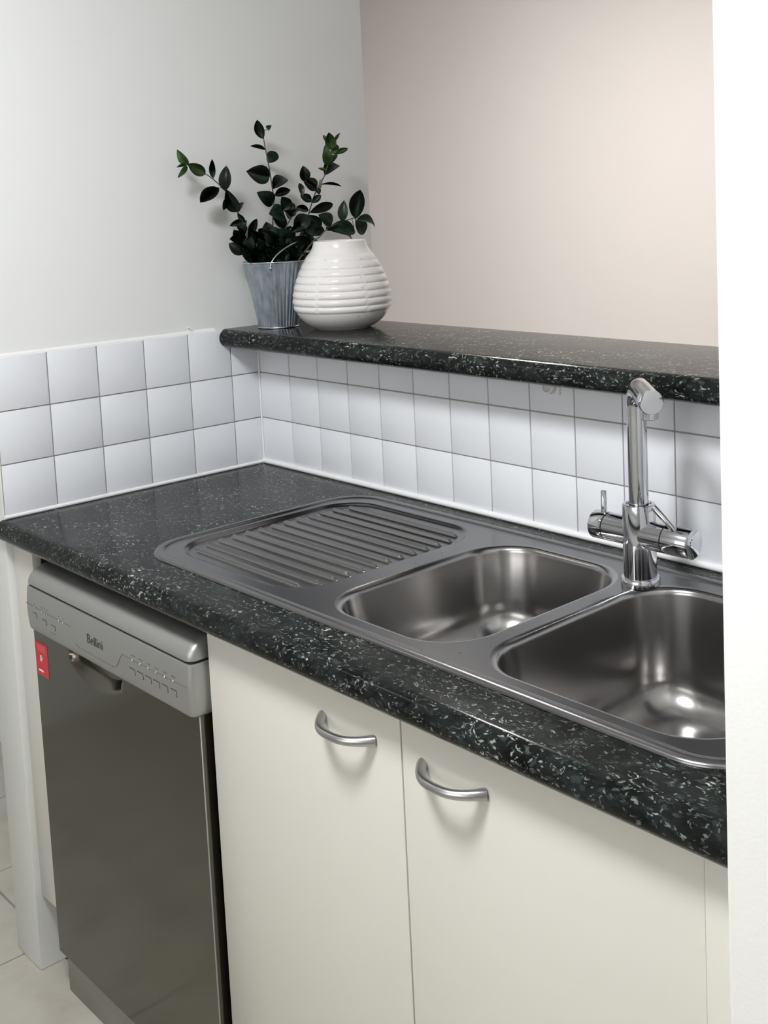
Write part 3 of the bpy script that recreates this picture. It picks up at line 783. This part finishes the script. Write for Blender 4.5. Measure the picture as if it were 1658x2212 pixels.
# ------------------------------------------------------------------ leafy branches standing in the bucket
BRANCHES = {
 'a': dict(stem=[(0.08, -0.0036, 0.4106),(0.074, -0.0304, 0.4661),(0.07, -0.0564, 0.5033),(0.066, -0.0605, 0.5279),(0.062, -0.0696, 0.5513),(0.058, -0.0906, 0.5933),(0.054, -0.111, 0.615),(0.05, -0.133, 0.6324),(0.045, -0.1698, 0.651)],
  leaves=[(0.05, -0.1331, 0.631, 0.0474, -0.1717, 0.6537, 0.51, 1),(0.045, -0.1682, 0.6517, 0.0525, -0.1946, 0.6776, 0.46, 1),(0.045, -0.1707, 0.649, 0.0482, -0.1928, 0.6263, 0.33, 1),(0.045, -0.1745, 0.6504, 0.0536, -0.2008, 0.644, 0.24, 1),(0.054, -0.1177, 0.6229, 0.0613, -0.1227, 0.6597, 0.33, 0),(0.058, -0.0952, 0.5969, 0.0698, -0.0959, 0.6458, 0.48, 0),(0.054, -0.1054, 0.6029, 0.0458, -0.146, 0.5719, 0.55, 0),(0.062, -0.0712, 0.552, 0.0743, -0.1007, 0.5938, 0.51, 0),(0.062, -0.0688, 0.5512, 0.0596, -0.0548, 0.5745, 0.5, 0),(0.058, -0.0865, 0.5804, 0.0631, -0.103, 0.5595, 0.55, 0),(0.066, -0.0603, 0.5308, 0.0648, -0.0914, 0.525, 0.44, 0),(0.066, -0.0581, 0.5264, 0.0635, -0.0716, 0.5492, 0.44, 0),(0.07, -0.0568, 0.5091, 0.075, -0.0806, 0.5245, 0.66, 0),(0.066, -0.0577, 0.5192, 0.0689, -0.0554, 0.5356, 0.39, 0),(0.07, -0.0503, 0.4944, 0.0696, -0.0277, 0.5352, 0.37, 0),(0.07, -0.078, 0.5044, 0.0818, -0.0953, 0.518, 0.61, 0),(0.07, -0.0545, 0.4816, 0.0769, -0.0979, 0.4997, 0.77, 0),(0.074, -0.0683, 0.4652, 0.0632, -0.0954, 0.4882, 0.66, 0),(0.074, -0.0268, 0.4471, 0.0701, 0.0108, 0.4817, 0.75, 0),(0.074, -0.0054, 0.4827, 0.0766, -0.0068, 0.5286, 0.73, 0),(0.074, -0.0071, 0.4784, 0.0913, -0.0181, 0.5139, 0.7, 0),(0.074, -0.0274, 0.4847, 0.0904, -0.0585, 0.5158, 0.8, 0),(0.074, -0.0158, 0.4765, 0.0795, 0.0061, 0.5021, 0.72, 0),(0.07, -0.0526, 0.4867, 0.0585, -0.0145, 0.5086, 0.61, 0),(0.08, -0.0086, 0.4392, 0.0929, -0.0365, 0.483, 0.7, 0),(0.074, -0.0215, 0.4745, 0.0757, 0.0195, 0.4969, 0.8, 0),(0.074, -0.0082, 0.4688, 0.0804, -0.0209, 0.5021, 0.59, 0),(0.074, -0.06, 0.4718, 0.0847, -0.0564, 0.5016, 0.74, 0),(0.074, -0.0432, 0.4703, 0.0822, -0.0178, 0.4987, 0.64, 0),(0.074, -0.0356, 0.4496, 0.0774, -0.0781, 0.4804, 0.56, 0),(0.074, -0.0192, 0.4412, 0.0912, -0.071, 0.4684, 0.65, 0),(0.074, -0.0271, 0.4849, 0.0743, -0.0576, 0.5066, 0.8, 0)]),
 'b': dict(stem=[(0.085, -0.0046, 0.4108),(0.075, -0.0001, 0.4757),(0.072, 0.0036, 0.4879),(0.066, 0.0134, 0.5336),(0.062, 0.0205, 0.5773),(0.058, 0.0194, 0.6184),(0.056, 0.0169, 0.652),(0.054, 0.0125, 0.6826),(0.052, 0.011, 0.7045),(0.05, 0.0112, 0.7206)],
  leaves=[(0.052, 0.0093, 0.7038, 0.0525, -0.0012, 0.744, 0.51, 0),(0.05, 0.0225, 0.725, 0.0653, 0.0206, 0.7298, 0.66, 0),(0.054, 0.0124, 0.6805, 0.0483, -0.021, 0.6887, 0.29, 0),(0.056, 0.0152, 0.6528, 0.0535, 0.0413, 0.6776, 0.68, 0),(0.058, 0.0162, 0.6228, 0.0726, -0.0555, 0.6361, 0.51, 0),(0.062, 0.0205, 0.5975, 0.0521, 0.0651, 0.6275, 0.51, 0),(0.062, 0.0243, 0.583, 0.0768, 0.055, 0.5971, 0.51, 0),(0.062, 0.0193, 0.5671, 0.0722, -0.0194, 0.5897, 0.68, 0),(0.066, 0.0571, 0.5514, 0.0679, 0.0355, 0.581, 0.68, 0),(0.066, 0.0144, 0.5465, 0.0632, 0.0449, 0.5139, 0.55, 0),(0.066, 0.043, 0.5438, 0.079, -0.004, 0.5454, 0.77, 0),(0.062, 0.0757, 0.5524, 0.0791, 0.0268, 0.5522, 0.55, 0),(0.072, 0.0111, 0.4823, 0.0646, -0.0232, 0.5147, 0.8, 0),(0.075, 0.0055, 0.4812, 0.0783, 0.0164, 0.4953, 0.77, 0),(0.075, -0.0247, 0.4462, 0.0806, 0.0169, 0.4715, 0.64, 0),(0.075, -0.0129, 0.4574, 0.0789, 0.0083, 0.4835, 0.76, 0),(0.085, 0.0099, 0.4386, 0.0836, -0.0316, 0.468, 0.58, 0),(0.075, -0.0142, 0.453, 0.0679, 0.0263, 0.4735, 0.8, 0),(0.075, 0.001, 0.4676, 0.0817, -0.0157, 0.5003, 0.57, 0),(0.075, -0.0277, 0.4499, 0.089, -0.0012, 0.4647, 0.56, 0),(0.075, 0.0313, 0.4542, 0.0652, 0.0329, 0.489, 0.71, 0),(0.075, 0.0202, 0.459, 0.0704, 0.02, 0.4911, 0.8, 0),(0.075, -0.035, 0.4604, 0.0892, -0.0167, 0.4841, 0.75, 0),(0.075, 0.0283, 0.4493, 0.0883, 0.0442, 0.4755, 0.67, 0),(0.085, -0.0348, 0.4424, 0.0942, -0.0562, 0.4786, 0.8, 0),(0.085, 0.0134, 0.4323, 0.0738, 0.0201, 0.4709, 0.75, 0),(0.075, -0.0035, 0.469, 0.0861, -0.0159, 0.5026, 0.65, 0),(0.085, 0.023, 0.4325, 0.1043, 0.0255, 0.4703, 0.64, 0),(0.075, -0.0303, 0.4715, 0.0949, -0.0109, 0.5069, 0.65, 0)]),
 'c': dict(stem=[(0.092, 0.0116, 0.4097),(0.098, 0.0486, 0.4693),(0.102, 0.0685, 0.5182),(0.106, 0.077, 0.5419),(0.11, 0.0902, 0.5768),(0.112, 0.1021, 0.599),(0.114, 0.118, 0.6212),(0.116, 0.1258, 0.6403),(0.118, 0.134, 0.666),(0.12, 0.1433, 0.6933)],
  leaves=[(0.118, 0.1357, 0.6773, 0.1284, 0.1262, 0.7127, 0.62, 1),(0.12, 0.1271, 0.6916, 0.1096, 0.124, 0.709, 0.39, 1),(0.12, 0.1465, 0.6957, 0.1349, 0.1504, 0.7128, 0.29, 1),(0.118, 0.1392, 0.6676, 0.113, 0.1577, 0.6922, 0.55, 1),(0.118, 0.1432, 0.6676, 0.1267, 0.175, 0.6785, 0.33, 1),(0.116, 0.1271, 0.6451, 0.1345, 0.1108, 0.6827, 0.48, 1),(0.116, 0.1292, 0.6467, 0.1268, 0.1466, 0.6671, 0.46, 1),(0.114, 0.1191, 0.6227, 0.1063, 0.1669, 0.6531, 0.51, 0),(0.116, 0.1233, 0.6331, 0.1134, 0.1037, 0.6387, 0.33, 1),(0.112, 0.1104, 0.6036, 0.1294, 0.1532, 0.5998, 0.14, 0),(0.112, 0.0988, 0.5942, 0.1048, 0.0677, 0.6095, 0.8, 0),(0.112, 0.0675, 0.6108, 0.1195, 0.0613, 0.6431, 0.68, 0),(0.112, 0.1003, 0.6022, 0.1132, 0.0709, 0.6171, 0.5, 0),(0.11, 0.0611, 0.5808, 0.1032, 0.0611, 0.6097, 0.44, 0),(0.11, 0.0855, 0.5649, 0.1179, 0.1041, 0.5802, 0.55, 0),(0.106, 0.0801, 0.5442, 0.0954, 0.1462, 0.5592, 0.3, 0),(0.106, 0.0775, 0.5483, 0.0975, 0.0529, 0.5582, 0.55, 0),(0.106, 0.075, 0.5404, 0.1061, 0.0405, 0.5066, 0.68, 0),(0.106, 0.0769, 0.5403, 0.0963, 0.1121, 0.5139, 0.61, 0),(0.11, 0.0837, 0.5673, 0.0998, 0.0646, 0.5841, 0.66, 0),(0.112, 0.102, 0.5973, 0.1184, 0.0983, 0.5828, 0.66, 0),(0.102, 0.0685, 0.5182, 0.1138, 0.0266, 0.5088, 0.44, 0),(0.102, 0.0678, 0.507, 0.1181, 0.1116, 0.5064, 0.55, 0),(0.102, 0.0637, 0.5039, 0.0943, 0.1002, 0.4924, 0.55, 0),(0.098, 0.0596, 0.4682, 0.0998, 0.0892, 0.4871, 0.66, 0),(0.098, 0.0397, 0.4603, 0.0961, 0.0055, 0.4936, 0.65, 0),(0.098, 0.0241, 0.4507, 0.1052, -0.0139, 0.4798, 0.64, 0),(0.098, 0.0566, 0.4305, 0.1017, 0.0856, 0.4584, 0.77, 0),(0.098, 0.0624, 0.4611, 0.116, 0.0189, 0.494, 0.71, 0),(0.098, 0.0801, 0.4283, 0.098, 0.0938, 0.4639, 0.8, 0),(0.098, 0.0238, 0.477, 0.0878, 0.0414, 0.5167, 0.59, 0),(0.098, 0.0598, 0.4338, 0.1083, 0.0439, 0.4723, 0.61, 0),(0.092, 0.0428, 0.4306, 0.0848, 0.0379, 0.4765, 0.8, 0),(0.098, 0.0599, 0.467, 0.1062, 0.0968, 0.4854, 0.66, 0),(0.092, 0.0444, 0.4299, 0.0962, 0.0441, 0.4661, 0.68, 0),(0.098, 0.0294, 0.4499, 0.1151, 0.0156, 0.4866, 0.76, 0),(0.098, 0.0752, 0.4791, 0.1038, 0.0773, 0.5149, 0.8, 0),(0.098, 0.0716, 0.4671, 0.1059, 0.0494, 0.4987, 0.8, 0)]),
 'd': dict(stem=[(0.1, 0.0236, 0.409),(0.118, 0.0721, 0.4793),(0.126, 0.0868, 0.4914),(0.13, 0.1068, 0.5082),(0.134, 0.1348, 0.5199),(0.14, 0.1749, 0.5296)],
  leaves=[(0.14, 0.1768, 0.5262, 0.1364, 0.1981, 0.588, 0.51, 0),(0.14, 0.1798, 0.5253, 0.1457, 0.2342, 0.5138, 0.44, 0),(0.14, 0.1756, 0.5238, 0.1361, 0.2049, 0.492, 0.68, 0),(0.134, 0.1452, 0.5235, 0.146, 0.1427, 0.566, 0.48, 0),(0.13, 0.1194, 0.5173, 0.1345, 0.0856, 0.5396, 0.73, 0),(0.14, 0.174, 0.4984, 0.1323, 0.1144, 0.5127, 0.55, 0),(0.13, 0.1067, 0.5066, 0.1255, 0.189, 0.4895, 0.37, 0),(0.13, 0.1031, 0.5132, 0.1299, 0.1127, 0.5047, 0.55, 0)]),
 'e': dict(stem=[(0.088, 0.0026, 0.4103),(0.092, 0.0222, 0.5028),(0.092, 0.0438, 0.537),(0.092, 0.0561, 0.5477)],
  leaves=[(0.092, 0.0437, 0.5362, 0.1036, 0.0175, 0.5521, 0.55, 0),(0.092, 0.0551, 0.5478, 0.0857, 0.0748, 0.5552, 0.55, 0),(0.092, 0.0243, 0.5059, 0.1028, -0.001, 0.4944, 0.55, 0),(0.088, 0.038, 0.4412, 0.097, 0.0554, 0.4786, 0.76, 0),(0.088, 0.0109, 0.4467, 0.0787, -0.0001, 0.4826, 0.76, 0),(0.092, 0.0307, 0.4669, 0.1014, 0.067, 0.489, 0.71, 0),(0.088, -0.011, 0.4563, 0.0789, -0.026, 0.4935, 0.68, 0),(0.088, 0.0405, 0.4478, 0.08, 0.0752, 0.4754, 0.73, 0),(0.088, 0.0347, 0.4387, 0.095, 0.0172, 0.4826, 0.79, 0),(0.088, 0.031, 0.4312, 0.0836, 0.0755, 0.4505, 0.7, 0),(0.088, -0.0021, 0.4407, 0.1041, 0.0257, 0.462, 0.74, 0),(0.088, 0.0339, 0.4438, 0.0914, 0.0016, 0.4801, 0.71, 0),(0.092, 0.0287, 0.4604, 0.0903, 0.0472, 0.5014, 0.73, 0),(0.092, 0.0336, 0.4806, 0.1055, -0.0029, 0.5118, 0.73, 0),(0.088, 0.0018, 0.4483, 0.0769, 0.0225, 0.4776, 0.68, 0),(0.092, 0.0017, 0.481, 0.1032, -0.033, 0.5091, 0.6, 0),(0.092, -0.0003, 0.4821, 0.0817, 0.0069, 0.5189, 0.72, 0)]),
}

def leaf_mesh(bend, fold, mt):
    """unit leaf: base at the origin, tip at x = 1, half width 0.5"""
    bm = bmesh.new(); rows = []; n = 9
    for k in range(n + 1):
        t = k / n
        wv = 0.5 * (math.sin(PI * t ** 0.95) ** 0.68) * (1 - 0.25 * max(0.0, t - 0.7)) if 0 < t < 1 else 0.012
        zc = bend * math.sin(PI * t) * 0.5 - bend * 0.9 * t * t
        row = []
        for s in (-1, -0.5, 0, 0.5, 1):
            row.append(bm.verts.new((t, s * wv, zc + fold * abs(s) * wv - 0.012 * (1 - abs(s)))))
        rows.append(row)
    for a in range(n):
        for c in range(4): bm.faces.new((rows[a][c], rows[a + 1][c], rows[a + 1][c + 1], rows[a][c + 1]))
    bmesh.ops.solidify(bm, geom=bm.faces[:], thickness=0.012)
    bmesh.ops.recalc_face_normals(bm, faces=bm.faces)
    me = bpy.data.meshes.new('leaf'); bm.to_mesh(me); bm.free()
    me.materials.append(mt)
    for p in me.polygons: p.use_smooth = True
    return me
LM = {0: [leaf_mesh(b_, f_, M['leaf']) for b_, f_ in ((0.12, 0.30), (-0.10, 0.42), (0.24, 0.22), (0.02, 0.36))],
      1: [leaf_mesh(b_, f_, M['leaf_y']) for b_, f_ in ((0.12, 0.35), (-0.10, 0.5), (0.2, 0.25), (0.02, 0.4))]}
cam_pos = Vector((2.1487, -1.3982, 0.5653))
BL = {'a': 'leafy branch leaning low over the left wall with green tip', 'b': 'tallest slim leafy branch standing upright in the zinc bucket',
      'c': 'leafy branch with bright young green leaves at its top', 'd': 'short leafy branch spreading behind the top of the white vase',
      'e': 'shortest dark twig in the middle of the zinc bucket'}
rnd = random.Random(4)
for key, bdat in BRANCHES.items():
    stem = [Vector(p) for p in bdat['stem']]
    root = Vector((BX + (stem[0].x - BX) * 0.4, BY + (stem[0].y - BY) * 0.4, BZ + 0.006))
    stem[0].x = min(max(stem[0].x, BX - 0.03), BX + 0.03); stem[0].y = min(max(stem[0].y, BY - 0.03), BY + 0.03)
    t_ = thing('leafy_branch', root, BL[key], 'branch', 'cut leafy branches in the zinc bucket')
    pts = [root] + stem
    rad = [0.0021 - 0.0012 * k / (len(pts) - 1) for k in range(len(pts))]
    fine = []; fr = []
    for k in range(len(pts) - 1):                      # smooth the stem
        p0 = pts[max(k - 1, 0)]; p1 = pts[k]; p2 = pts[k + 1]; p3 = pts[min(k + 2, len(pts) - 1)]
        for q in range(4):
            u = q / 4
            fine.append(0.5 * ((2 * p1) + (p2 - p0) * u + (2 * p0 - 5 * p1 + 4 * p2 - p3) * u * u + (3 * p1 - p0 - 3 * p2 + p3) * u ** 3))
            fr.append(rad[k] + (rad[k + 1] - rad[k]) * u)
    fine.append(pts[-1]); fr.append(rad[-1])
    sobj = tube('stem', fine, fr, M['bark'], None, 8)
    adopt(t_, sobj)
    for lx, ly, lz, tx_, ty_, tz_, wr, young in bdat['leaves']:
        b0 = Vector((lx, ly, lz)); tip = Vector((tx_, ty_, tz_))
        # a petiole joins the leaf to the nearest point of its stem
        near = min(fine, key=lambda q: (q - b0).length)
        d = tip - b0; L_ = d.length; xd = d.normalized()
        view = (cam_pos - b0).normalized()
        up = (view + Vector((rnd.uniform(-0.35, 0.35), rnd.uniform(-0.35, 0.35), rnd.uniform(0.0, 0.6)))).normalized()
        zd = (up - xd * up.dot(xd)).normalized(); yd = zd.cross(xd)
        mw = Matrix((xd * L_, yd * L_ * wr * 1.05, zd * L_)).transposed().to_4x4(); mw.translation = b0
        o = bpy.data.objects.new('leaf', rnd.choice(LM[young])); COL.objects.link(o)
        o.parent = t_; o.matrix_parent_inverse = Matrix.Translation(t_.location).inverted(); o.matrix_basis = mw
        if (near - b0).length > 0.0025:
            pt = tube('petiole', [near, (near + b0) / 2 + Vector((0, 0, -0.001)), b0 + xd * L_ * 0.04], 0.0007, M['bark'], None, 6)
            adopt(t_, pt)
    if key == 'c':
        for q in ((0.113, 0.5), (0.112, 0.35), (0.1145, 0.62)):
            c_ = fine[int(len(fine) * (0.55 + 0.12 * q[1]))]
            bm = bmesh.new(); bmesh.ops.create_icosphere(bm, subdivisions=2, radius=0.005, matrix=Matrix.Translation(c_ + Vector((rnd.uniform(-.004, .006), rnd.uniform(-.006, .004), 0.003))) @ Matrix.Diagonal((0.7, 0.7, 1.3, 1)))
            adopt(t_, from_bm('bud', bm, M['bud'], None, 80))
